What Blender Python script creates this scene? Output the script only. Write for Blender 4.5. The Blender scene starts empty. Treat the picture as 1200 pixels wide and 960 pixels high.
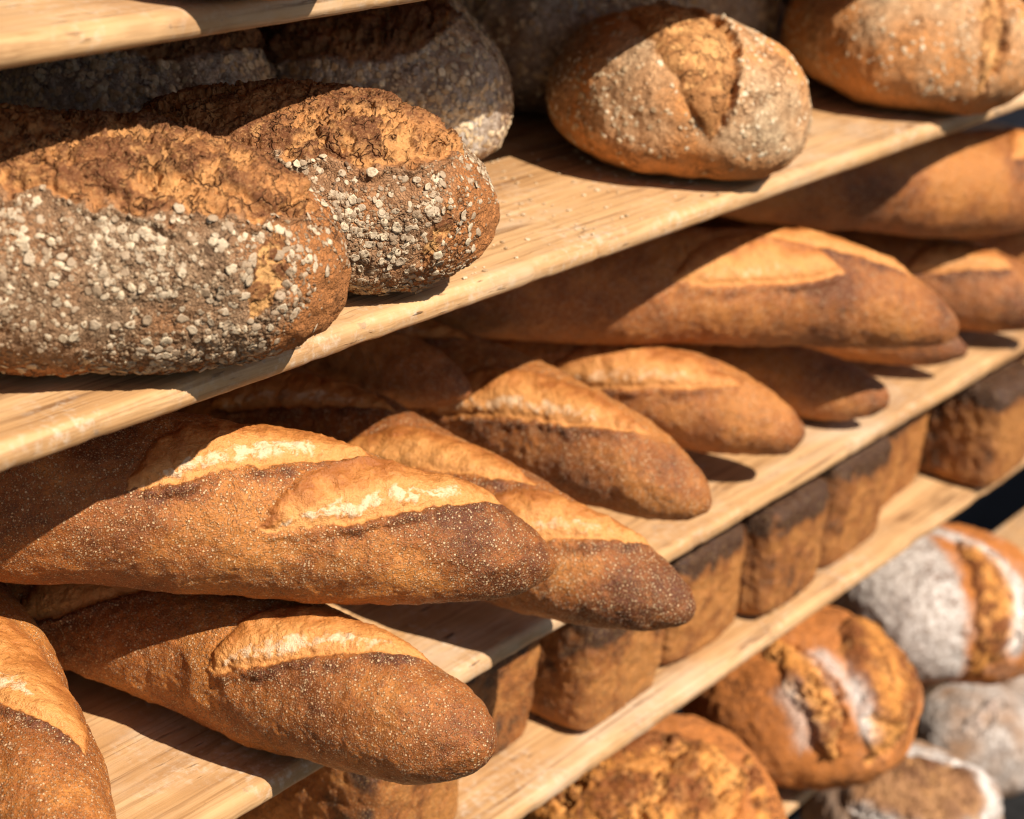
import bpy, math, random
import numpy as np
from mathutils import Vector, Matrix

S = bpy.context.scene
COL = S.collection

# ------------------------------------------------------------------ noise
def _perm(seed):
    p = np.random.RandomState(seed).permutation(256).astype(np.int32)
    return np.concatenate([p, p, p])
_G = np.array([[1,1,0],[-1,1,0],[1,-1,0],[-1,-1,0],[1,0,1],[-1,0,1],[1,0,-1],[-1,0,-1],
               [0,1,1],[0,-1,1],[0,1,-1],[0,-1,-1],[1,1,0],[-1,1,0],[0,-1,1],[0,-1,-1]], float)
def perlin(P, seed=0):
    pm = _perm(seed)
    i = np.floor(P).astype(np.int64); f = P - i
    i = (i & 255).astype(np.int32)
    u = f*f*f*(f*(f*6-15)+10)
    out = None
    res = 0
    for dx in (0, 1):
        wx = u[:,0] if dx else 1-u[:,0]
        for dy in (0, 1):
            wy = u[:,1] if dy else 1-u[:,1]
            for dz in (0, 1):
                wz = u[:,2] if dz else 1-u[:,2]
                h = pm[pm[pm[(i[:,0]+dx) & 255] + ((i[:,1]+dy) & 255)] + ((i[:,2]+dz) & 255)] & 15
                g = _G[h]
                d = g[:,0]*(f[:,0]-dx) + g[:,1]*(f[:,1]-dy) + g[:,2]*(f[:,2]-dz)
                res = res + d*wx*wy*wz
    return res
def fbm(P, scale, octv=4, seed=0, gain=.5):
    r = 0; a = 1.0; s = scale
    for k in range(octv):
        r = r + a*perlin(P*s + 17.3*k, seed+k); a *= gain; s *= 2.03
    return r
def ridged(P, scale, octv=4, seed=0, gain=.55):
    r = 0; a = 1.0; s = scale; t = 0
    for k in range(octv):
        r = r + a*(1-2*np.abs(perlin(P*s + 9.1*k, seed+k))); t += a; a *= gain; s *= 2.1
    return r/t
def sstep(a, b, x):
    t = np.clip((x-a)/(b-a), 0, 1); return t*t*(3-2*t)

# ------------------------------------------------------------------ materials
class NT:
    def __init__(s, name):
        s.m = bpy.data.materials.new(name); s.m.use_nodes = True
        s.t = s.m.node_tree; s.t.nodes.clear()
        s.out = s.n('ShaderNodeOutputMaterial'); s.b = s.n('ShaderNodeBsdfPrincipled')
        s.l(s.b.outputs[0], s.out.inputs['Surface'])
    def n(s, typ, **kw):
        nd = s.t.nodes.new(typ)
        for k, v in kw.items(): setattr(nd, k, v)
        return nd
    def l(s, a, b): s.t.links.new(a, b)
    def val(s, sock, v):
        if hasattr(v, 'links'): s.l(v, sock)
        else: sock.default_value = v
    def math(s, op, a, b=None, c=None, clamp=False):
        nd = s.n('ShaderNodeMath', operation=op, use_clamp=clamp); s.val(nd.inputs[0], a)
        if b is not None: s.val(nd.inputs[1], b)
        if c is not None: s.val(nd.inputs[2], c)
        return nd.outputs[0]
    def ramp(s, fac, a, b):      # smooth step a..b -> 0..1
        nd = s.n('ShaderNodeMapRange', interpolation_type='SMOOTHSTEP')
        s.val(nd.inputs['Value'], fac); nd.inputs['From Min'].default_value = a; nd.inputs['From Max'].default_value = b
        return nd.outputs['Result']
    def mix(s, f, a, b, mode='MIX'):
        nd = s.n('ShaderNodeMix', data_type='RGBA', blend_type=mode)
        s.val(nd.inputs['Factor'], f)
        for k, v in ((6, a), (7, b)):
            if isinstance(v, tuple): v = (*v, 1)
            s.val(nd.inputs[k], v)
        return nd.outputs[2]
    def noise(s, vec, scale, detail=4, rough=.55, dist=0):
        nd = s.n('ShaderNodeTexNoise'); s.l(vec, nd.inputs['Vector'])
        nd.inputs['Scale'].default_value = scale; nd.inputs['Detail'].default_value = detail
        nd.inputs['Roughness'].default_value = rough; nd.inputs['Distortion'].default_value = dist
        return nd.outputs['Fac']
    def vor(s, vec, scale, feature='F1'):
        nd = s.n('ShaderNodeTexVoronoi', feature=feature); s.l(vec, nd.inputs['Vector'])
        nd.inputs['Scale'].default_value = scale
        return nd
    def attr(s, name, typ='GEOMETRY'):
        nd = s.n('ShaderNodeAttribute', attribute_type=typ, attribute_name=name); return nd.outputs['Fac']
    def coords(s, scale=(1,1,1)):
        tc = s.n('ShaderNodeTexCoord'); mp = s.n('ShaderNodeMapping')
        s.l(tc.outputs['Object'], mp.inputs['Vector']); mp.inputs['Scale'].default_value = scale
        sd = s.attr('seed', 'OBJECT')
        cb = s.n('ShaderNodeCombineXYZ')
        for k in range(3): s.l(s.math('MULTIPLY', sd, (3.17, 5.71, 2.93)[k]), cb.inputs[k])
        ad = s.n('ShaderNodeVectorMath', operation='ADD')
        s.l(mp.outputs[0], ad.inputs[0]); s.l(cb.outputs[0], ad.inputs[1])
        return ad.outputs[0]
    def bump(s, h, dist, strength=1, prev=None):
        nd = s.n('ShaderNodeBump'); s.l(h, nd.inputs['Height'])
        nd.inputs['Distance'].default_value = dist; nd.inputs['Strength'].default_value = strength
        if prev is not None: s.l(prev, nd.inputs['Normal'])
        return nd.outputs[0]
    def done(s, color, rough=.6, normal=None, spec=.35):
        s.val(s.b.inputs['Base Color'], (*color, 1) if isinstance(color, tuple) else color)
        s.val(s.b.inputs['Roughness'], rough)
        s.b.inputs['Specular IOR Level'].default_value = spec
        if normal is not None: s.l(normal, s.b.inputs['Normal'])
        return s.m

def mat_baguette(name, light, mid, dark, speck=(.84,.60,.34), speck_amt=1.0):
    t = NT(name); v = t.coords()
    op, pale, tone = t.attr('open'), t.attr('pale'), t.attr('tone')
    n1 = t.noise(v, 15, 6, .62); n2 = t.noise(v, 120, 4, .65); n3 = t.noise(v, 420, 3, .65); n4 = t.noise(v, 1000, 2, .6)
    f = t.math('ADD', t.math('MULTIPLY', n1, 1.0), t.math('MULTIPLY', n2, .30)); f = t.math('SUBTRACT', f, .09)
    f = t.math('ADD', f, t.math('MULTIPLY', t.math('SUBTRACT', tone, .5), .9))
    c = t.mix(t.ramp(f, .38, .64), light, mid)
    c = t.mix(t.ramp(f, .58, .90), c, dark)
    c = t.mix(t.math('MULTIPLY', t.ramp(n3, .48, .70), .55), c, dark)
    c = t.mix(t.math('MULTIPLY', t.ramp(n4, .56, .74), .5), c, (light[0]*1.25, light[1]*1.3, light[2]*1.3))
    # opened cut: toasted gold running into pale crumb
    gv = t.math('ADD', pale, t.math('MULTIPLY', t.math('SUBTRACT', t.noise(v, 55, 5, .65, .6), .5), .7))
    gold = t.mix(t.ramp(gv, .02, .30), (.34,.108,.021), (.50,.190,.043))
    gold = t.mix(t.ramp(gv, .28, .58), gold, (.64,.285,.080))
    gold = t.mix(t.math('MULTIPLY', t.ramp(t.noise(v, 230, 3, .6, 1.2), .50, .70), .55), gold, (.36,.13,.028))
    pn = t.ramp(t.math('ADD', pale, t.math('MULTIPLY', t.math('SUBTRACT', t.noise(v, 150, 4, .65), .5), .5)), .70, .94)
    gold = t.mix(pn, gold, t.mix(t.noise(v, 300, 3), (.82,.60,.37), (.64,.42,.23)))
    c = t.mix(op, c, gold)
    # semolina grains on the crust
    w = t.n('ShaderNodeVectorMath', operation='ADD'); t.l(v, w.inputs[0])
    def grains(sc, lo, dn):
        vo = t.vor(v, sc); sep = t.n('ShaderNodeSeparateColor'); t.l(vo.outputs['Color'], sep.inputs[0])
        size = t.math('MULTIPLY_ADD', sep.outputs[1], .32, .17)
        g = t.ramp(t.math('SUBTRACT', size, vo.outputs['Distance']), -.03, .12)
        dens = t.ramp(t.math('ADD', t.noise(v, dn, 4, .65), t.math('MULTIPLY', sep.outputs[0], .5)), lo, lo+.07)
        g = t.math('MULTIPLY', t.math('MULTIPLY', g, dens), t.math('MULTIPLY', t.math('SUBTRACT', 1.0, op), speck_amt))
        return g, sep.outputs[2]
    g1, k1 = grains(500, .50, 13); g2, k2 = grains(860, .38, 20)
    c = t.mix(t.math('MULTIPLY', g2, t.math('MULTIPLY_ADD', k2, .5, .12)), c, (speck[0]*.85, speck[1]*.75, speck[2]*.65))
    c = t.mix(t.math('MULTIPLY', g1, t.math('MULTIPLY_ADD', k1, .65, .13)), c, speck)
    g = t.math('MAXIMUM', g1, t.math('MULTIPLY', g2, .6))
    fl = t.attr('flour')
    c = t.mix(t.math('MULTIPLY', fl, t.ramp(t.noise(v, 90, 5, .7), .3, .6)), c, (.78,.72,.64))
    nb = t.bump(n2, .0016, .6)
    nb = t.bump(n3, .0012, .9, nb)
    nb = t.bump(n4, .0008, 1.0, nb)
    nb = t.bump(g, .0014, 1.0, nb)
    r = t.math('MULTIPLY_ADD', g, -.14, .47)
    return t.done(c, r, nb, .36)

def mat_rye(name, plate=(.36,.235,.135), brown=(.33,.130,.042), crack=(.075,.036,.018), tear=(.43,.185,.060), tear_dark=(.15,.055,.020)):
    t = NT(name); v = t.coords()
    op, pale, tone, fl = t.attr('open'), t.attr('pale'), t.attr('tone'), t.attr('flour')
    nz = t.n('ShaderNodeTexNoise'); t.l(v, nz.inputs['Vector']); nz.inputs['Scale'].default_value = 60; nz.inputs['Detail'].default_value = 3
    dis = t.n('ShaderNodeVectorMath', operation='MULTIPLY_ADD')
    t.l(nz.outputs['Color'], dis.inputs[0]); dis.inputs[1].default_value = (.022,.022,.022); t.l(v, dis.inputs[2])
    vd = t.vor(dis.outputs[0], 120, 'DISTANCE_TO_EDGE'); vd2 = t.vor(dis.outputs[0], 330, 'DISTANCE_TO_EDGE')
    n1 = t.noise(v, 30, 5, .65); n2 = t.noise(v, 160, 5, .7); n3 = t.noise(v, 600, 3, .6)
    cr = t.math('SUBTRACT', 1.0, t.ramp(vd.outputs[0], .0, .16))
    cr = t.math('MULTIPLY', cr, t.ramp(n1, .50, .66))
    cr2 = t.math('SUBTRACT', 1.0, t.ramp(vd2.outputs[0], .0, .20))
    pl = t.mix(t.ramp(n2, .35, .66), plate, (plate[0]*.55, plate[1]*.50, plate[2]*.46))
    pl = t.mix(t.math('MULTIPLY', t.ramp(n3, .55, .75), .45), pl, (min(1,plate[0]*1.5), min(1,plate[1]*1.55), min(1,plate[2]*1.6)))
    bare = t.mix(t.ramp(n2, .35, .7), (brown[0]*1.35, brown[1]*1.35, brown[2]*1.3), brown)
    c = t.mix(t.math('MULTIPLY', fl, t.ramp(t.math('ADD', n2, t.math('MULTIPLY', fl, .5)), .45, .75)), bare, pl)
    c = t.mix(t.math('MULTIPLY', cr, .8), c, crack)
    c = t.mix(t.math('MULTIPLY', cr2, .38), c, crack)
    # torn top
    tn = t.math('ADD', t.math('MULTIPLY', t.noise(v, 70, 6, .7, .8), .6), t.math('MULTIPLY', tone, .55))
    td = t.mix(t.ramp(tn, .46, .78), tear, tear_dark)
    td = t.mix(t.math('MULTIPLY', t.ramp(t.noise(v, 45, 4, .6, 1.0), .54, .70), .55), td, (.58,.29,.10))
    ck = t.vor(dis.outputs[0], 95, 'DISTANCE_TO_EDGE'); ckm = t.math('MULTIPLY', t.math('SUBTRACT', 1.0, t.ramp(ck.outputs[0], .0, .09)), t.ramp(t.noise(v, 65, 3), .46, .60))
    pit = t.ramp(t.noise(v, 260, 3, .6, .8), .60, .70)
    td = t.mix(pale, td, (.62,.36,.13))
    td = t.mix(t.math('MULTIPLY', ckm, .8), td, (.11,.04,.015))
    td = t.mix(t.math('MULTIPLY', pit, .6), td, (.15,.055,.02))
    td = t.mix(t.math('MULTIPLY', t.ramp(n3, .50, .72), .35), td, (.66,.38,.15))
    td = t.mix(t.math('MULTIPLY', fl, t.ramp(n1, .25, .5)), td, plate)
    c = t.mix(op, c, td)
    nb = t.bump(n2, .0022, .8)
    inv = t.math('SUBTRACT', 1.0, cr); inv = t.math('MAXIMUM', inv, op)
    nb = t.bump(inv, .0022, .9, nb)
    inv2 = t.math('MAXIMUM', t.math('SUBTRACT', 1.0, cr2), op)
    nb = t.bump(inv2, .0009, .6, nb)
    nb = t.bump(n3, .0007, .8, nb)
    pk = t.math('MULTIPLY', t.math('MAXIMUM', ckm, pit), op); nb = t.bump(t.math('SUBTRACT', 1.0, pk), .0022, .9, nb)
    return t.done(c, .70, nb, .16)

def mat_flake(name, a, b, d):
    t = NT(name); v = t.coords()
    g = t.n('ShaderNodeNewGeometry').outputs['Random Per Island']
    c = t.mix(t.ramp(g, .0, .55), d, b); c = t.mix(t.ramp(g, .50, .95), c, a)
    n = t.noise(v, 480, 3, .6); n2 = t.noise(v, 1100, 2, .6)
    c = t.mix(t.math('MULTIPLY', t.ramp(n, .42, .68), .55), c, (d[0]*.8, d[1]*.75, d[2]*.7))
    return t.done(c, .6, t.bump(n2, .0004, .8, t.bump(n, .0008, .9)), .3)

def mat_wood(name):
    t = NT(name); v = t.coords()
    def mp(sc):
        m = t.n('ShaderNodeMapping'); t.l(v, m.inputs['Vector']); m.inputs['Scale'].default_value = sc; return m.outputs[0]
    g1 = t.noise(mp((1.6, 34, 34)), 1, 5, .6, 1.2); g2 = t.noise(mp((5, 190, 190)), 1, 4, .65, .4)
    g3 = t.noise(mp((14, 420, 420)), 1, 3, .6)
    blot = t.noise(v, 5, 4, .6)
    c = t.mix(t.ramp(g1, .32, .68), (.64,.395,.190), (.47,.262,.108))
    c = t.mix(t.math('MULTIPLY', t.ramp(g2, .48, .66), .6), c, (.27,.135,.05))
    c = t.mix(t.math('MULTIPLY', t.ramp(g3, .5, .75), .30), c, (.27,.14,.06))
    c = t.mix(t.math('MULTIPLY', t.ramp(blot, .46, .64), .6), c, (.34,.18,.078))
    c = t.mix(t.math('MULTIPLY', t.ramp(t.noise(mp((3, 9, 9)), 1, 5, .65), .52, .70), .5), c, (.62,.50,.36))
    # short dark scorch and knife marks
    k = t.noise(mp((28, 210, 210)), 1, 2, .5)
    k = t.math('MULTIPLY', t.ramp(k, .64, .72), t.ramp(t.noise(v, 9, 2), .46, .60))
    c = t.mix(t.math('MULTIPLY', k, .8), c, (.07,.035,.018))
    ln = t.noise(mp((.9, 70, 70)), 1, 3, .5, .6)
    ln = t.math('MULTIPLY', t.math('MULTIPLY', t.ramp(ln, .465, .495), t.ramp(ln, .535, .505)), t.ramp(t.noise(mp((5, 14, 14)), 1, 3), .46, .62))
    c = t.mix(t.math('MULTIPLY', ln, .8), c, (.17,.08,.032))
    spot = t.ramp(t.noise(v, 70, 3, .6), .66, .74); c = t.mix(t.math('MULTIPLY', spot, .5), c, (.16,.08,.035))
    # floury wear
    f = t.math('MULTIPLY', t.ramp(t.noise(v, 9, 4, .6), .44, .66), t.ramp(t.noise(v, 140, 4, .7), .45, .7))
    c = t.mix(t.math('MULTIPLY', f, .50), c, (.68,.58,.45))
    nb = t.bump(g2, .0007, .7); nb = t.bump(g3, .0004, .6, nb); nb = t.bump(k, .0010, .6, nb)
    nb = t.bump(blot, .004, .25, nb)
    return t.done(c, t.math('MULTIPLY_ADD', g2, .3, .38), nb, .3)

def mat_plain(name, col, rough=.8, scale=40, var=.5):
    t = NT(name); v = t.coords()
    n = t.noise(v, scale, 4, .6)
    c = t.mix(t.ramp(n, .3, .7), col, tuple(x*var for x in col))
    return t.done(c, rough, t.bump(n, .002, .4), .2)

# ------------------------------------------------------------------ object helpers
def tagobj(o, label=None, cat=None, group=None, kind=None):
    if label: o['label'] = label
    if cat: o['category'] = cat
    if group: o['group'] = group
    if kind: o['kind'] = kind
    return o
def empty(name, loc):
    o = bpy.data.objects.new(name, None); o.location = loc; o.empty_display_size = .02; COL.objects.link(o); return o
def mesh_obj(name, V, Fq, mat, parent=None, attrs=None, normals=None, seed=0.0):
    me = bpy.data.meshes.new(name)
    V = np.asarray(V, np.float32); Fq = np.asarray(Fq, np.int32); k = Fq.shape[1]
    me.vertices.add(len(V)); me.vertices.foreach_set('co', V.ravel())
    me.loops.add(Fq.size); me.loops.foreach_set('vertex_index', Fq.ravel())
    me.polygons.add(len(Fq)); me.polygons.foreach_set('loop_start', np.arange(0, Fq.size, k, dtype=np.int32))
    me.polygons.foreach_set('use_smooth', np.ones(len(Fq), bool))
    me.update(calc_edges=True)
    for n, a in (attrs or {}).items():
        at = me.attributes.new(n, 'FLOAT', 'POINT'); at.data.foreach_set('value', np.asarray(a, np.float32))
    if normals is not None: me.normals_split_custom_set_from_vertices(np.asarray(normals, np.float32))
    me.materials.append(mat)
    o = bpy.data.objects.new(name, me); COL.objects.link(o)
    if parent: o.parent = parent
    o['seed'] = float(seed)
    return o

def grid_normals(P):                    # P: (nu, nv, 3), closed in v
    du = np.gradient(P, axis=0); dv = (np.roll(P, -1, 1) - np.roll(P, 1, 1))
    n = np.cross(du, dv); n /= np.linalg.norm(n, axis=2, keepdims=True) + 1e-12
    return n

def smooth_axis(pts, n=400):
    p = np.asarray(pts, float)
    if len(p) == 2: q = p[0] + (p[1]-p[0])*np.linspace(0, 1, n)[:,None]
    else:
        e = np.vstack([2*p[0]-p[1], p, 2*p[-1]-p[-2]]); out = []
        for i in range(1, len(e)-2):
            t = np.linspace(0, 1, 80, endpoint=(i == len(e)-3))[:,None]
            a, b, c, d = e[i-1], e[i], e[i+1], e[i+2]
            out.append(.5*((2*b)+(-a+c)*t+(2*a-5*b+4*c-d)*t*t+(-a+3*b-3*c+d)*t**3))
        q = np.vstack(out)
    L = np.concatenate([[0], np.cumsum(np.linalg.norm(np.diff(q, axis=0), axis=1))])
    s = np.linspace(0, L[-1], n)
    return np.stack([np.interp(s, L, q[:,k]) for k in range(3)], 1), L[-1]

def bread(name, label, cat, group, axis, rw, rt, rb, mat, floor=None, prof=(2.4, 1.9), ncross=2.0, nu=200, nv=160,
          seed=1, patches=(), lumps=.004, fine=.0012, rough=0.0, flour=None, tone=None, rad=None, cutname='opened_cut', base=None, streaks=(), flakes=None, dark_end=.25):
    """A loaf swept along an axis running back -> front; cuts are lens shaped openings (a: metres from the front tip,
    th: degrees round, 90 = top, 0 = the side of lower x)."""
    ax, L = smooth_axis(axis)
    x = -np.cos(np.linspace(0, math.pi, 3000))
    r = np.clip(1-np.abs(x)**prof[0], 0, 1)**(1/prof[1])
    if rad is not None: r = r*np.interp((x+1)/2, [a for a, _ in rad], [b for _, b in rad])
    arc = np.concatenate([[0], np.cumsum(np.hypot(np.diff(x)*L/2, np.diff(r)*rw))])
    sa = np.linspace(0, arc[-1], nu)
    x = np.interp(sa, arc, x); r = np.interp(sa, arc, r); r = np.maximum(r, 2e-4)
    u = (x+1)/2
    C = np.stack([np.interp(u, np.linspace(0, 1, len(ax)), ax[:,k]) for k in range(3)], 1)
    T = np.gradient(ax, axis=0); T = np.stack([np.interp(u, np.linspace(0, 1, len(ax)), T[:,k]) for k in range(3)], 1)
    T /= np.linalg.norm(T, axis=1, keepdims=True)
    N = np.cross(T, [0, 0, 1.]); N /= np.linalg.norm(N, axis=1, keepdims=True); B = np.cross(N, T)
    th = np.linspace(-math.pi/2, 1.5*math.pi, nv, endpoint=False)
    cs, sn = np.cos(th), np.sin(th)
    vr = np.where(sn > 0, rt, rb)
    R = (np.abs(cs/rw)**ncross + np.abs(sn/vr)**ncross)**(-1/ncross)
    P = C[:,None] + r[:,None,None]*R[None,:,None]*(cs[None,:,None]*N[:,None] + sn[None,:,None]*B[:,None])
    n = grid_normals(P); rng = random.Random(seed)
    Q = P.reshape(-1, 3); off = np.array([rng.uniform(0, 50) for _ in range(3)])
    Qs = Q - C.mean(0) + off
    a = np.repeat(((1-u)*L)[:,None], nv, 1).ravel(); TH = np.repeat(th[None], nu, 0).ravel()
    Rl = (r[:,None]*R[None]).ravel(); Rm = (rw+rt)/2
    h = lumps*fbm(Qs, 11, 3, seed) + fine*fbm(Qs, 75, 3, seed+5)
    if rough: h = h + rough*ridged(Qs, 42, 3, seed+9)
    opn = np.zeros(len(Q)); pale = np.zeros(len(Q)); pid = np.zeros(len(Q), int)-1
    ton = .5 + .5*fbm(Qs, 9, 3, seed+11)*.6
    if dark_end: ton = ton + dark_end*sstep(.62, 1.0, np.abs(np.repeat(x[:,None], nv, 1).ravel()))
    if tone is not None: ton = ton + tone(Q, TH, a)
    w1 = fbm(Qs, 55, 4, seed+21); w3 = fbm(Qs, 210, 3, seed+23); flx = np.zeros(len(Q))
    for k, pt in enumerate(patches):
        dth = (TH - math.radians(pt['th']) + math.pi) % (2*math.pi) - math.pi
        yy = dth*Rm*np.clip(Rl/Rm, .35, 1); xx = -(a - pt['a'])            # xx grows towards the front
        ph = math.radians(pt.get('ph', 15)); uu = xx*math.cos(ph)+yy*math.sin(ph); vv = -xx*math.sin(ph)+yy*math.cos(ph)
        Lh, W = pt['L'], pt['w']; bow = pt.get('bow', 0.0)
        vv = vv - bow*(1-(uu/Lh)**2) + pt.get('jag', .0030)*w1 + .0016*w3
        e = np.clip(1-np.abs(uu/Lh)**pt.get('e', 2.2), 0, 1); wl = W*e + 1e-5
        d = vv/wl; inside = (np.abs(uu) < Lh)
        fade = sstep(0, .35, e)
        m = inside*sstep(1.05, .96, -d)*sstep(1.10, .62 if not pt.get('tear') else .95, d)*(e > .02)
        sh = pt.get('bulge', .0032)
        h = h + m*sh*np.sqrt(np.clip(1-d*d, 0, 1))*fade
        dl = (vv+wl); near = inside*fade
        h = h + near*pt.get('lip', .0022)*(1+.7*w1)*np.exp(-((dl+.003)/.0035)**2)           # the lifted ear
        h = h - near*pt.get('groove', .0022)*(1+.8*w1)*np.exp(-((dl-.003)/.0035)**2)
        if not pt.get('tear'): ton = ton + near*.20*(1+1.5*w1)*np.exp(-((dl+.005)/.006)**2)
        flx = np.maximum(flx, near*pt.get('rim', 0)*np.exp(-(np.minimum(np.abs(dl), np.abs(vv-wl))/pt.get('rimw', .008))**2))
        du_ = (vv-wl); h = h - near*pt.get('top', .0006)*np.exp(-(du_/.004)**2)
        if pt.get('tear'):                                                           # rye: a craggy burst
            rg = ridged(np.stack([uu*.42, vv*1.0, Qs[:,2]*.5], 1) + off*.1 + .014*np.stack([w1, w3*.4, w1], 1), pt.get('ts', 34), 4, seed+31+k, .50)
            h = h + m*sstep(0, .3, 1-np.abs(d))*pt['tear']*(rg-.25)
            ton = ton + m*(.55*(rg-.35) + .35*fbm(Qs, 20, 3, seed+71))
            pale = np.maximum(pale, m*pt.get('pale', .25)*sstep(.25, -.25, rg))
            rg2 = ridged(np.stack([uu, vv*.7, Qs[:,2]], 1) + off*.3 + .020*np.stack([w1, w3*.3, -w1], 1), pt.get('ts2', 24), 3, seed+61, .5)
            fis = sstep(.55, .85, rg2)                                              # deep fissures between plates
            h = h - m*sstep(0, .25, 1-np.abs(d))*pt['tear']*.8*fis; ton = ton - m*.5*fis + m*.25*sstep(.2, .9, d)
            pale = np.maximum(pale, m*.6*pt.get('pale', .25)*fis)
        else:
            fib = fbm(np.stack([uu*190+3.5*w1+vv*60, vv*70+1.5*w1, Qs[:,2]*30], 1), 1, 4, seed+41, .6)
            h = h + m*(.0007*fib + .0012*fbm(Qs, 60, 3, seed+43))*sstep(1., .3, np.abs(d))
            pw = np.exp(-((d+.55)/.30)**2)*sstep(.98, .45, np.abs(uu/Lh+.12+.25*w1))
            pale = np.maximum(pale, m*np.clip(.5*sstep(1.0, -.5, d+.5*w1) + .5*pt.get('pale', .8)*np.clip(pw*(1+.9*fib), 0, 1), 0, 1))
        opn = np.maximum(opn, m); pid[(m > .5)] = k
    Q2 = Q + n.reshape(-1, 3)*h[:,None]
    if floor is not None:
        kf = .006; z = Q2[:,2]-floor
        z = np.where(z > kf, z, kf*np.exp(np.clip((z-kf)/kf*.9, -8, 0)) - 0*z) - kf*math.exp(-7.2)
        Q2[:,2] = floor + np.maximum(z, .0003)
    P2 = Q2.reshape(nu, nv, 3); nn = grid_normals(P2).reshape(-1, 3)
    c0 = C.mean(0) if base is None else np.array(base)
    bz = Q2[:,2].min(); loc = np.array([c0[0], c0[1], bz])
    fl = np.zeros(len(Q)) if flour is None else np.clip(flour(Q2, TH, a, Qs, nn), 0, 1)
    i = np.arange(nu-1)[:,None]; j = np.arange(nv)[None]; j2 = (j+1) % nv
    F = np.stack([i*nv+j, (i+1)*nv+j, (i+1)*nv+j2, i*nv+j2], 2).reshape(-1, 4)
    for (sa_, st_, sb_, se_, sw_, sv_) in streaks:
        P0, P1 = np.array([sa_, math.radians(st_)*Rm]), np.array([sb_, math.radians(se_)*Rm])
        q_ = np.stack([a, TH*Rm], 1) + .006*np.stack([w1, w3], 1); tt = np.clip(((q_-P0)@(P1-P0))/((P1-P0)@(P1-P0)), 0, 1)
        flx = np.maximum(flx, sv_*np.exp(-(((q_-P0-tt[:,None]*(P1-P0))**2).sum(1))/sw_**2))
    att = dict(open=opn, pale=pale, tone=np.clip(ton, 0, 1.4), flour=np.maximum(fl*(1-opn), flx))
    root = empty(name, loc); tagobj(root, label, cat, group)
    if 'DEBUG' in globals(): DEBUG.append((label, root.name, Q2, a, TH))
    V = Q2 - loc
    fp = np.sort(pid[F], axis=1)[:,1]
    for k in [-1]+list(range(len(patches))):
        sel = F[fp == k]
        if len(sel) == 0: continue
        used, inv = np.unique(sel, return_inverse=True)
        o = mesh_obj('crust' if k < 0 else patches[k].get('name', cutname), V[used], inv.reshape(-1, 4), mat, root,
                 {q: w[used] for q, w in att.items()}, nn[used], seed*.137)
    if flakes:
        FV, FF = [], []; cnt = 0
        rs = np.random.RandomState(seed+77)
        area = np.repeat((r)[:,None], nv, 1).ravel()*np.repeat(R[None], nu, 0).ravel()
        wgt = area*flakes['mask'](Q2, TH, a, Qs, nn, opn)
        wgt /= wgt.sum(); gr = flakes.get('grit', 0); ids = rs.choice(len(wgt), flakes['n']+gr, p=wgt)
        for iq, q in enumerate(ids):
            nr = nn[q]; t1 = np.cross(nr, rs.normal(size=3)); t1 /= np.linalg.norm(t1); t2 = np.cross(nr, t1)
            rr = flakes['r'][0] + (flakes['r'][1]-flakes['r'][0])*rs.rand()**1.6 if iq >= gr else .0005+.0012*rs.rand()**1.5
            ml = rs.normal(size=3)*.30; nr = nr+ml; nr /= np.linalg.norm(nr)
            m = 9 if iq >= gr else 5; ang = np.linspace(0, 2*math.pi, m, endpoint=False)+rs.rand()
            rad_ = rr*(1+.18*rs.normal(size=m)*.8)
            asp = .62+.38*rs.rand(); rx = rad_*np.cos(ang); ry = rad_*np.sin(ang)*asp
            c = V[q] + nn[q]*rr*.10; th_ = rr*((.07+.09*rs.rand()) if iq >= gr else (.3+.4*rs.rand())); cup = rs.normal()*.15
            ring = c + rx[:,None]*t1 + ry[:,None]*t2 + nr*(cup*rr)
            low = ring - nr*th_ ; inner = c + .62*rx[:,None]*t1 + .62*ry[:,None]*t2 + nr*th_*.75
            top = c + nr*th_*(.8-rs.rand()*.5)
            FV += [low, ring, inner, top[None]]
            for e in range(m):
                f = (e+1) % m
                FF += [(cnt+e, cnt+f, cnt+m+f, cnt+m+e), (cnt+m+e, cnt+m+f, cnt+2*m+f, cnt+2*m+e), (cnt+2*m+e, cnt+2*m+f, cnt+3*m, cnt+3*m)]
            cnt += 3*m+1
        me = bpy.data.meshes.new('oat_flakes')
        me.from_pydata(np.vstack(FV).tolist(), [], [f if f[2] != f[3] else f[:3] for f in FF])
        me.polygons.foreach_set('use_smooth', np.ones(len(me.polygons), bool)); me.materials.append(flakes['mat']); me.materials.append(GRAIN)
        me.polygons.foreach_set('material_index', (np.arange(len(me.polygons)) < gr*15).astype(np.int32))
        o = bpy.data.objects.new(flakes.get('name', 'oat_flakes'), me); COL.objects.link(o); o.parent = root
        o['kind'] = 'stuff'; o['seed'] = seed*.137
    return root

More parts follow.
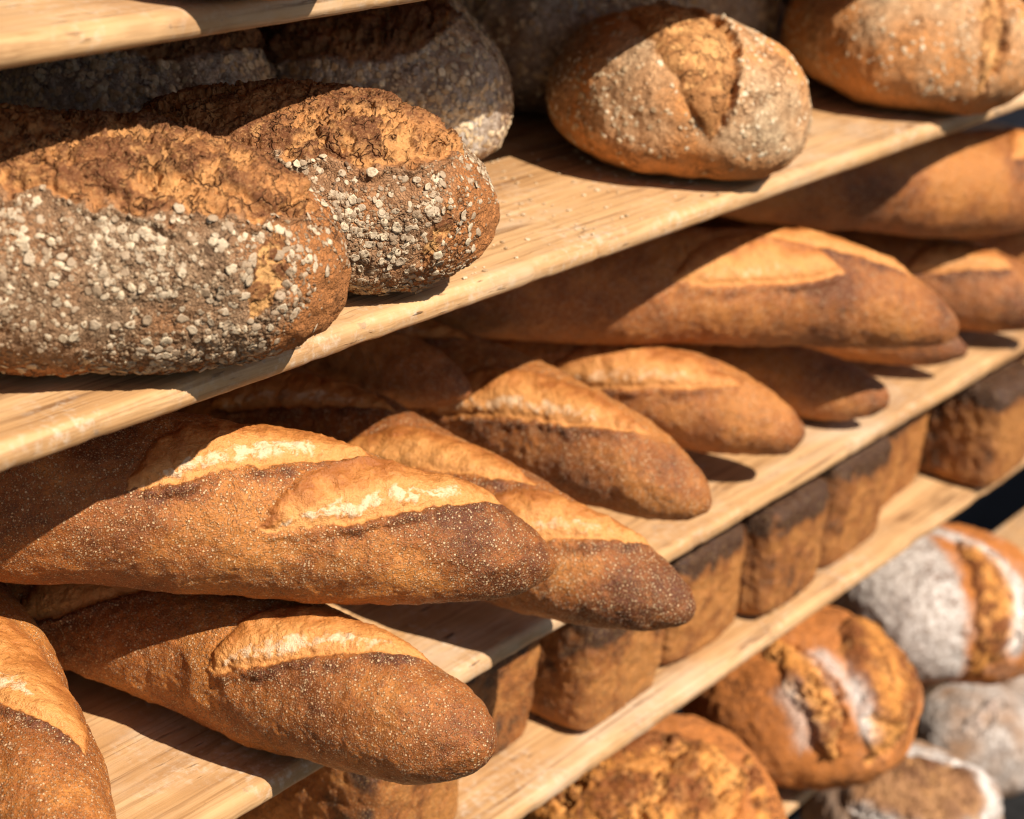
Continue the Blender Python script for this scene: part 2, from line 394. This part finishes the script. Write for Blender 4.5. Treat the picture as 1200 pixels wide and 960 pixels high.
# ------------------------------------------------------------------ materials in use
BAG = mat_baguette('baguette_crust', (.54,.203,.043), (.33,.103,.020), (.120,.032,.008))
BAGS = mat_baguette('baguette_crust_smooth', (.56,.213,.047), (.37,.118,.024), (.145,.039,.010), speck_amt=.75)
RYE = mat_rye('rye_crust')
RYE2 = mat_rye('boule_crust', (.68,.49,.29), (.55,.235,.075), (.22,.10,.04), (.62,.32,.115), (.36,.155,.05))
DRYE = mat_rye('dark_rye_crust', (.70,.61,.50), (.30,.18,.10), (.12,.07,.045), (.28,.13,.06), (.12,.05,.025))
CNT = mat_rye('country_crust', (.80,.75,.68), (.46,.165,.040), (.20,.07,.025), (.62,.255,.055), (.20,.060,.015))
FLR = mat_rye('floury_crust', (.66,.60,.54), (.33,.20,.12), (.20,.12,.08), (.30,.15,.07), (.14,.06,.03))
TIN = mat_baguette('tin_loaf_crust', (.46,.185,.045), (.31,.105,.024), (.048,.019,.010), speck=(.66,.42,.18), speck_amt=.5)
OAT = mat_flake('oat_flake', (.62,.50,.33), (.50,.39,.26), (.33,.23,.14))
GRAIN = mat_flake('crust_grain', (.46,.33,.20), (.29,.185,.10), (.15,.080,.038))
GRIT = mat_flake('grain_grit', (.80,.66,.45), (.66,.50,.31), (.48,.33,.18))
WOOD = mat_wood('board_wood')
CLOTH = mat_plain('dark_cloth', (.012,.014,.026), .9, 18)
#
SOIL = mat_plain('ground_surface', (.020,.019,.018), .9, 20)

# ------------------------------------------------------------------ setting
zA, zB, zC, zD, zE, zF = .2215, -.001, -.3190, -.4905, -.7430, -.985
TH_ = .0185
def box_obj(name, x0, x1, y0, y1, z0, z1, mat, bev=0, parent=None, loc=None, seg=4, seed=0):
    import bmesh
    bm = bmesh.new(); bmesh.ops.create_cube(bm, size=1)
    c = Vector(((x0+x1)/2, (y0+y1)/2, z0))
    for v in bm.verts: v.co = Vector(((v.co.x)*(x1-x0), v.co.y*(y1-y0), (v.co.z+.5)*(z1-z0)))
    if bev: bmesh.ops.bevel(bm, geom=bm.edges[:], offset=bev, segments=seg, profile=.5, affect='EDGES')
    me = bpy.data.meshes.new(name); bm.to_mesh(me); bm.free()
    me.polygons.foreach_set('use_smooth', np.ones(len(me.polygons), bool))
    me.materials.append(mat); o = bpy.data.objects.new(name, me); COL.objects.link(o); o.location = c
    if bev:
        md = o.modifiers.new('wn', 'WEIGHTED_NORMAL'); md.keep_sharp = True
    o['seed'] = seed
    return o
BL = [(zA, 'topmost wooden board, cutting across the upper left corner'),
      (zB, 'wooden board carrying the oat crusted loaves and round boules'),
      (zC, 'wooden board carrying the stacked baguettes'),
      (zD, 'narrow lit wooden board carrying the square tin loaves'),
      (zE, 'low wooden board under the cracked country loaves, seen in short stretches'),
      (zF, 'lowest wooden board holding the floury grey loaves')]
def board(z, depth, seed, x0=-.75, x1=2.6):        # a sawn plank with worn, rounded long edges
    rr, nseg = .0078, 620; prof = []
    for cy, cz, a0 in ((rr, TH_-rr, 90), (rr, rr, 180), (depth-rr, rr, 270), (depth-rr, TH_-rr, 0)):
        for q in np.linspace(0, 90, 7): prof.append((cy+rr*math.cos(math.radians(a0+q)), cz+rr*math.sin(math.radians(a0+q))))
    prof = np.array(prof); cen = prof.mean(0)
    xs = np.linspace(x0, x1, nseg); n = len(prof)
    V = np.stack([np.repeat(xs, n), np.tile(prof[:,0], nseg), np.tile(prof[:,1], nseg)], 1)
    Q = V + np.array([seed*3.1, seed, seed*7.7]); front = sstep(.05, .0, V[:,1])
    dd = front*(.0014*fbm(Q*np.array([1, .4, .4]), 9, 3, 5) + .0008*fbm(Q, 60, 3, 6) - .0022*sstep(.30, .55, fbm(Q*np.array([1, .5, .5]), 24, 2, 7)))
    low = sstep(TH_*.55, 0, V[:,2]); V[:,1] -= dd*(1-.3*low); V[:,2] += .35*dd*(1-low)
    i = np.arange(nseg-1)[:,None]; jj = np.arange(n)[None]; j2 = (jj+1) % n
    F = np.stack([i*n+jj, i*n+j2, (i+1)*n+j2, (i+1)*n+jj], 2).reshape(-1, 4)
    c = np.array([(x0+x1)/2, depth/2, 0])
    o = mesh_obj('shelf_board', V-c, F, WOOD, None, None, None, seed); me = o.data
    o.location = (c[0], c[1], z)
    import bmesh
    bm = bmesh.new(); bm.from_mesh(me); bmesh.ops.holes_fill(bm, edges=[e for e in bm.edges if e.is_boundary], sides=0)
    bmesh.ops.recalc_face_normals(bm, faces=bm.faces[:]); bm.to_mesh(me); bm.free()
    return o
for k, (z, lb) in enumerate(BL):
    tagobj(board(z, .62 if k < 4 else .135, 1.7+k*2.3), lb, 'shelf board', 'wooden boards of the bread rack')
bk = box_obj('backdrop', -2.5, 4.2, .70, .72, -1.6, 1.6, CLOTH); tagobj(bk, kind='structure')
gr = box_obj('ground', -30, 30, -30, 30, -1.65, -1.6, SOIL); tagobj(gr, kind='structure')

# ------------------------------------------------------------------ loaves
tB, tC, tD, tE, tF = zB+TH_, zC+TH_, zD+TH_, zE+TH_, zF+TH_
def nz(sd, sc, lo, hi): return lambda Qs: sstep(lo, hi, fbm(Qs, sc, 3, sd))

# oat crusted loaves
def rye_flour(xr, lo=.03):
    def f(Q, TH, a, Qs, nn):
        s = sstep(lo, lo+.05, a + .03*fbm(Qs, 14, 3, 5)) * sstep(tB+.006, tB+.03, Q[:,2])
        return s*(.75+.5*fbm(Qs, 20, 3, 8))
    return f
def oat_mask(lo):
    def f(Q, TH, a, Qs, nn, opn):
        s = sstep(lo, lo+.05, a + .04*fbm(Qs, 14, 3, 5) + .035*sstep(tB+.03, tB+.08, Q[:,2])) + .12*sstep(.015, .04, a)
        return (opn < .05)*s*(.35+sstep(-.1, .35, fbm(Qs, 16, 3, 3)))*sstep(tB+.004, tB+.015, Q[:,2])
    return f
OATP = dict(bulge=.005, tear=.0058, lip=.003, groove=.0025, top=.002, jag=.009, e=4.0, ts=30, ts2=20, pale=.35)
bread('oat_loaf', 'largest loaf, grey oat flaked crust and torn brown top, overhanging the left of its board', 'loaf', 'oat crusted loaves',
      [(-.10,.205,tB+.060), (.07,.07,tB+.062), (.188,-.028,tB+.056)], .087, .074, .060, RYE, floor=tB, prof=(3.2, 2.3), ncross=2.25,
      nu=620, nv=520, seed=3, lumps=.005, fine=.0018, rough=.0014, flour=rye_flour(.2), dark_end=0,
      patches=[dict(a=.165, th=84, ph=-11, L=.140, w=.062, name='torn_top', **OATP),
               dict(a=.062, th=14, ph=80, L=.030, w=.010, bulge=.001, tear=.002, groove=.0015, lip=.0012, jag=.006, pale=1.0, e=1.5, name='side_crack')],
      flakes=dict(n=3300, r=(.0013,.0037), mask=oat_mask(.025), mat=OAT, grit=15000))
bread('oat_loaf', 'oat flaked loaf behind the largest loaf, its orange brown end dusted with flour', 'loaf', 'oat crusted loaves',
      [(.185,.180,tB+.054), (.28,.087,tB+.057), (.374,-.010,tB+.050)], .080, .069, .056, RYE, floor=tB, prof=(2.7, 2.0), ncross=2.3,
      nu=500, nv=420, seed=14, lumps=.005, fine=.0018, rough=.0012, flour=rye_flour(.2, .03), dark_end=0,
      patches=[dict(a=.138, th=76, ph=-2, L=.108, w=.053, name='torn_top', **OATP),
               dict(a=.050, th=2, ph=70, L=.024, w=.007, bulge=.001, tear=.002, groove=.002, lip=.002, jag=.005, pale=1.0, e=1.5, name='side_crack')],
      flakes=dict(n=2500, r=(.0013,.0037), mask=oat_mask(.025), mat=OAT, grit=10000))

# round boules with grit
def boule(label, c, Rr, H, seed, ang, mat=RYE2, patches=None, grit=420, nu=240, nv=220, group='round loaves on the upper board', fl=.8, z0=None, name='round_loaf', rough=.0006, gr_=(.0012,.0026), streaks=(), flo2=None, sq=0):
    z0 = tB if z0 is None else z0
    d = np.array([math.cos(ang), math.sin(ang), 0])*Rr; c3 = np.array([c[0], c[1], z0+H*.40])
    def flo(Q, TH, a, Qs, nn): return fl*sstep(z0+.005, z0+.05, Q[:,2])*(.6+.8*fbm(Qs, 15, 3, seed))
    def msk(Q, TH, a, Qs, nn, opn): return (opn < .05)*sstep(z0+.01, z0+.05, Q[:,2]+.02*fbm(Qs, 15, 3, 2))*(.3+sstep(-.2, .4, fbm(Qs, 12, 3, 4)))
    return bread(name, label, 'loaf', group, [c3-d, c3+d], Rr*.97, H*.60, H*.40, mat, floor=z0, prof=(2.5, 2.2), ncross=2.45,
          nu=nu, nv=nv, seed=seed, lumps=.006, fine=.0012, rough=rough, flour=flo2 or flo, dark_end=0, patches=patches or [], streaks=streaks,
          flakes=dict(n=grit, r=gr_, mask=msk, mat=GRIT, name='grain_topping') if grit else None)
A45 = -math.radians(44)
boule('golden round loaf with a split crown, standing alone in the middle of its board', (.780,.083), .111, .130, 31, A45, nu=320, nv=300, grit=1300, gr_=(.0010,.0030),
      patches=[dict(a=.128, th=62, ph=98, L=.105, w=.036, bulge=.002, tear=.0022, ts=16, lip=.005, groove=.006, top=.001, jag=.0035, pale=.5, name='split_crown')])
boule('golden round loaf nearest the right end of the upper board', (1.216,.068), .124, .140, 37, A45, grit=1000,
      patches=[dict(a=.086, th=24, ph=80, L=.065, w=.014, bulge=0, tear=.004, groove=.007, lip=.004, jag=.006, pale=.6, name='side_crack')])
boule('dim grey loaf in the back row, behind the largest oat loaf', (.385,.345), .108, .135, 41, A45, DRYE, [dict(a=.08, th=60, ph=20, L=.075, w=.045, bulge=.004, tear=.010, name='torn_top')], 2500, 240, 220, fl=1.1, rough=.005, gr_=(.0012,.0040))
boule('dark loaf in the back row with a grey floury end, behind the second oat loaf', (.552,.235), .104, .142, 43, A45, DRYE, [dict(a=.13, th=65, ph=5, L=.085, w=.06, bulge=.004, tear=.010, name='torn_top')], 2500, 240, 220, fl=1.1, rough=.004, gr_=(.0012,.0038))
boule('dim floury loaf in the back row, left of the lone golden round loaf', (.875,.285), .125, .145, 47, A45, DRYE, [dict(a=.12, th=75, ph=5, L=.10, w=.06, bulge=.004, tear=.010, name='torn_top')], 2500, 220, 200, fl=1.1, rough=.005, gr_=(.0014,.0042))
boule('shaded loaf in the back row, between the two golden round loaves', (1.17,.34), .12, .145, 53, A45, DRYE, [dict(a=.12, th=75, ph=5, L=.10, w=.06, bulge=.004, tear=.010, name='torn_top')], 1200, 200, 180, fl=.9, rough=.004, gr_=(.0014,.0042))
boule('shaded loaf half cut off at the upper right corner', (1.50,.25), .11, .135, 59, A45, DRYE, [], 0, 160, 140, fl=.4, rough=.002)
boule('loaf on the topmost board, above the upper edge of the picture', (.125,.022), .075, .12, 61, 0, RYE2, [], 0, 100, 100, z0=zA+TH_)

def scatter(name, label, n, xs, ys, z, rr, mat, seed):
    rs = np.random.RandomState(seed); V, F = [], []
    for k in range(n):
        c = np.array([rs.uniform(*xs), ys[0]+(ys[1]-ys[0])*rs.rand()**1.2, z]); q = rr[0]+(rr[1]-rr[0])*rs.rand()**3; m = 6
        an = np.linspace(0, 6.283, m, endpoint=False)+rs.rand(); ra = q*(1+.3*rs.normal(size=m)*.6); b = len(V)
        for hgt_, f_ in ((.0, 1), (q*.35, .95)): V += [tuple(c+np.array([ra[e]*f_*math.cos(an[e]), ra[e]*f_*.75*math.sin(an[e]), hgt_+.0004])) for e in range(m)]
        V.append(tuple(c+np.array([0, 0, q*.6])))
        for e in range(m):
            g = (e+1) % m; F += [(b+e, b+g, b+m+g, b+m+e), (b+m+e, b+m+g, b+2*m)]
    me = bpy.data.meshes.new(name); me.from_pydata(V, [], F); me.materials.append(mat)
    o = bpy.data.objects.new(name, me); COL.objects.link(o); o['seed'] = seed*.1; return tagobj(o, label, 'crumbs', None, 'stuff')
scatter('crumbs', 'pale oat crumbs and flour scattered on the board between the oat loaves and the round loaf', 420, (.34,.80), (.008,.20), tB, (.0005,.0028), GRIT, 5)

# baguettes on the middle board
def bag(label, axis, r, seed, patches, mat=BAG, nu=260, nv=200, floor=tC, prof=(2.5, 1.7), rad=None, rt=None, rb=None, name='baguette', dark_end=.12, lumps=.004, flour=None):
    return bread(name, label, 'bread', 'baguettes stacked on the middle board', axis, r, rt or r*.96, rb or r*.86, mat, floor=floor, prof=prof,
                 nu=nu, nv=nv, seed=seed, patches=patches, rad=rad, dark_end=dark_end, lumps=lumps, flour=flour)
def pt(a, th, L, w, ph=14, **k): return dict(a=a, th=th, L=L, w=w, ph=ph, bow=k.pop('bow', .004), **k)
def cut(a1, th1, a2, th2, w, R=.057, **k):      # an opening whose lower edge runs from (a1, th1) to (a2, th2)
    da, dt = a1-a2, math.radians(th2-th1)*R
    return dict(a=(a1+a2)/2, th=(th1+th2)/2, ph=math.degrees(math.atan2(dt, da)), L=math.hypot(da, dt)/2*1.04, w=w, bow=k.pop('bow', .75*w), **k)

bag('front baguette lying low, blunt dark tip overhanging the edge of its board', [(.150,.42,tC+.050), (.187,.216,tC+.053), (.222,.049,tC+.056), (.240,-.140,tC+.056)], .060, 101,
    [cut(.195,18,.062,99,.030), cut(.36,20,.215,104,.026,pale=.2), cut(.52,20,.36,100,.02)], nu=600, nv=440, prof=(3.0,2.0), rad=[(0,.72),(.45,.78),(.70,1.0),(1,1.03)])
bag('thick baguette in front on top of the stack, with two wide pale cuts', [(-.06,.29,tC+.192), (.076,.180,tC+.189), (.176,.096,tC+.178), (.255,.015,tC+.162), (.357,-.100,tC+.140)], .065, 102,
    [cut(.215,10,.038,86,.027), cut(.305,27,.138,95,.027), cut(.47,15,.30,95,.024)], nu=640, nv=440, floor=None)
bag('baguette under the thick one, its bare tip hanging past the board edge', [(.50,.42,tC+.10), (.488,.168,tC+.092), (.470,.006,tC+.084), (.51,-.137,tC+.064)], .058, 103,
    [cut(.175,18,.045,88,.026,pale=.6), cut(.30,20,.145,90,.027,pale=.4), cut(.45,20,.29,90,.026)], nu=440, nv=340, floor=None, prof=(2.8,1.8))
bag('second lit baguette from the front, with one long golden cut along its top', [(.66,.44,tC+.095), (.674,.191,tC+.092), (.672,.06,tC+.084), (.684,-.05,tC+.066)], .056, 104,
    [cut(.26,2,.07,66,.029,pale=.7), cut(.42,20,.26,90,.026)], nu=360, nv=280, floor=None, prof=(2.8,1.8))
bag('golden baguette with a smooth rounded tip beside the small low one', [(.82,.46,tC+.085), (.848,.212,tC+.080), (.886,.051,tC+.066), (.924,-.014,tC+.052)], .052, 105,
    [cut(.24,-2,.07,56,.029,pale=.6), cut(.40,20,.26,90,.026)], mat=BAGS, nu=300, nv=240, prof=(3.0, 2.0), floor=None)
bag('thin shaded baguette in the dark gap left of the second lit one', [(.57,.42,tC+.134), (.59,.28,tC+.132), (.605,.15,tC+.128)], .036, 106, [], mat=BAGS, nu=140, nv=120, floor=None)
bag('small low baguette squeezed under the large upper one', [(1.02,.38,tC+.040), (1.072,.147,tC+.040), (1.120,-.012,tC+.036)], .042, 107, [], mat=BAGS, nu=200, nv=160, rb=.038, prof=(3.0, 2.0))
bag('large golden baguette on top of the pile, one straight cut along its side', [(.66,.34,tC+.165), (.86,.165,tC+.166), (1.022,.045,tC+.158), (1.130,-.068,tC+.126)], .062, 108,
    [cut(.335,26,.155,40,.032,R=.066,pale=.5,bow=.020), cut(.24,75,.07,84,.022,R=.066,pale=.1,bow=.01)], mat=BAGS, nu=340, nv=280, floor=None, prof=(2.8,1.9))
bag('baguette mostly hidden under the large upper one, only its dark tip showing', [(1.15,.42,tC+.046), (1.276,.108,tC+.046), (1.323,-.008,tC+.040)], .046, 109, [], mat=BAGS, nu=200, nv=160, rb=.042)
bag('short rounded baguette end with one cut, under the topmost right baguette', [(1.36,.42,tC+.062), (1.425,.176,tC+.064), (1.455,.098,tC+.064), (1.515,-.045,tC+.058)], .060, 110,
    [cut(.19,22,.07,62,.024,pale=.5)], mat=BAGS, nu=220, nv=180, prof=(2.8,1.9))
bag('baguette at the top right of the pile, reaching out of the picture', [(1.00,.30,tC+.225), (1.20,.175,tC+.215), (1.38,.085,tC+.195), (1.58,.05,tC+.175), (1.86,.03,tC+.165)], .064, 111,
    [cut(.42,40,.25,90,.022,pale=.3)], mat=BAGS, nu=240, nv=180, floor=None)
bag('baguette lying deep in the shade at the right edge of the board', [(1.60,.42,tC+.055), (1.68,.20,tC+.055), (1.74,.04,tC+.05)], .050, 112, [], mat=BAGS, nu=140, nv=120)
bag('baguette with a broad golden cut, pointing out of the bottom left corner', [(.18,.38,tC+.055), (.104,.241,tC+.055), (.030,.100,tC+.055), (-.050,-.06,tC+.055)], .058, 113,
    [cut(.290,25,.096,120,.046,bow=.022)], nu=480, nv=380)

# tin loaves
def tin(x, y, label, seed, w=.067, hgt=.130):
    q = random.Random(seed); hgt += q.uniform(-.006, .004); w += q.uniform(-.003, .003); sk = q.uniform(-.008, .008)
    def tone(Q, TH, a):
        return .85*sstep(tD+hgt*.70, tD+hgt*.96, Q[:,2]+.010*fbm(Q, 26, 4, seed)) - .05 + .25*fbm(Q, 45, 3, seed+3)
    return bread('tin_loaf', label, 'loaf', 'square tin loaves on the narrow board', [(x+sk, y+.30, tD+hgt*.5), (x, y, tD+hgt*.5)], w, hgt*.5, hgt*.5, TIN, floor=tD,
                 prof=(12, 8), ncross=8.0, nu=240, nv=220, seed=seed, lumps=.0032, fine=.0018, rough=.0010, tone=tone, dark_end=0)
TN = ['tin loaf lowest in the picture, almost hidden by the blunt front baguette', 'tin loaf directly under the blunt tip of the front baguette',
      'tin loaf under the bare overhanging baguette tip, lit front with a shaded side', 'tin loaf third from the front among the clearly lit ones, right of the overhanging tip',
      'tin loaf in the middle of the row, under the rounded baguette tip', 'tin loaf below the small low baguette, rough upper edge',
      'narrow looking tin loaf near the far end of the row', 'farthest tin loaf, partly in shade at the right edge']
for k, x in enumerate([.392, .548, .705, .862, 1.020, 1.178, 1.350, 1.520]):
    tin(x, .016 + (0, .035, 0, .008, -.004, .004, .034, -.034)[k], TN[k], 201+k*3)

# country loaves on the low board
def cboule(label, c, Rr, H, seed, ang, mat, patches, z0, group, fl, name='country_loaf', **k):
    return boule(label, c, Rr, H, seed, ang, mat, patches, 0, 240, 220, group, fl, z0, name, .0015, **k)
tear = lambda a, th, L, w, ph=30, **k: dict(a=a, th=th, L=L, w=w, ph=ph, bulge=.006, tear=k.pop('tear', .010), ts=k.pop('ts', 24), lip=.004, groove=.006, jag=.009, name='torn_crust', **k)
gE = 'country loaves on the low board'
cboule('orange cracked country loaf cut off by the bottom edge of the picture', (.836,.045), .132, .16, 301, A45, CNT,
       [tear(.165, 55, .115, .080, 8, pale=.7, tear=.012, ts=11, ts2=13), tear(.045, 48, .07, .012, 84, pale=.1, tear=.003)], tE, gE, .1)
cboule('orange country loaf with a deep curling crack, middle of the low board', (1.165,.052), .128, .165, 302, A45+.25, CNT,
       [tear(.075, 45, .105, .055, 66, pale=.5, tear=.010, ts=9, ts2=11), tear(.178, 42, .085, .022, 100, pale=.7, tear=.008, ts=11)], tE, gE, .12,
       streaks=((.152,58,.125,18,.013,.75), (.205,40,.195,12,.012,.6)))
def half_floury(Q, TH, a, Qs, nn): return 1.3*sstep(.150, .180, a)*sstep(tE+.02, tE+.05, Q[:,2]) + .25*(fbm(Qs, 18, 3, 9) > .1)
cboule('floury country loaf with a bare brown crescent, far end of the low board', (1.515,.040), .142, .155, 303, A45, CNT,
       [tear(.140, 36, .095, .032, 84, tear=.002, bow=-.024)], tE, gE, 1.3, flo2=half_floury, streaks=((.16,112,.10,75,.014,1.2), (.10,75,.082,45,.014,1.2), (.082,45,.098,8,.012,1.1)))
gF = 'floury loaves on the lowest board'
cboule('pale grey floury round loaf in the lower right', (1.676,.015), .090, .13, 305, A45, FLR, [tear(.10, 60, .05, .008, 40, tear=.002, rim=.6)], tF, gF, 1.3, 'floury_loaf')
cboule('grey floury loaf cut off by the right edge, behind the pale one', (1.86,.04), .100, .15, 306, A45, FLR, [], tF, gF, 1.1, 'floury_loaf')
cboule('brown loaf with a white flour ring at the bottom edge', (1.404,-.005), .120, .155, 307, A45, FLR, [tear(.115, 62, .105, .075, 4, tear=.004, rim=1.6, rimw=.012)], tF, gF, .5, 'floury_loaf',
       streaks=((.12,95,.045,80,.010,1.3), (.045,80,.04,45,.010,1.3)))

# ------------------------------------------------------------------ camera, light
cam = bpy.data.cameras.new('camera'); co = bpy.data.objects.new('camera', cam); COL.objects.link(co); S.camera = co
Rr_ = ((0.5702416,-0.81568569,0.09737236), (0.24752245,0.28363483,0.92643614), (0.7832989,0.50419058,-0.3636409))
m = Matrix.Identity(4)
for k in range(3):
    m[k][0] = Rr_[0][k]; m[k][1] = Rr_[1][k]; m[k][2] = -Rr_[2][k]
m[0][3], m[1][3], m[2][3] = -0.79799183, -0.79493903, 0.47886009
co.matrix_world = m
cam.sensor_width = 36; cam.lens = 75; cam.clip_start = .02; cam.clip_end = 200
cam.dof.use_dof = True; cam.dof.focus_distance = 1.36; cam.dof.aperture_fstop = 7.0

sd = Vector((-.06, -.88, 1)).normalized()
sun = bpy.data.lights.new('sun', 'SUN'); so = bpy.data.objects.new('sun', sun); COL.objects.link(so)
so.rotation_euler = sd.to_track_quat('Z', 'Y').to_euler(); so.location = (1, -2, 3)
sun.energy = 5.0; sun.angle = math.radians(.5); sun.color = (1, .90, .79)
w = bpy.data.worlds.new('World'); S.world = w; w.use_nodes = True
nt = w.node_tree; bg = nt.nodes['Background']; sk = nt.nodes.new('ShaderNodeTexSky'); sk.sky_type = 'NISHITA'; sk.sun_disc = False
sk.sun_elevation = math.asin(sd.z); sk.sun_rotation = math.atan2(sd.x, sd.y)
nt.links.new(sk.outputs[0], bg.inputs[0]); bg.inputs[1].default_value = .05
S.view_settings.view_transform = 'Standard'; S.view_settings.look = 'None'; S.view_settings.exposure = .55; S.view_settings.gamma = 1
S.cycles.use_denoising = True; S.cycles.filter_width = 1.1; S.cycles.diffuse_bounces = 2
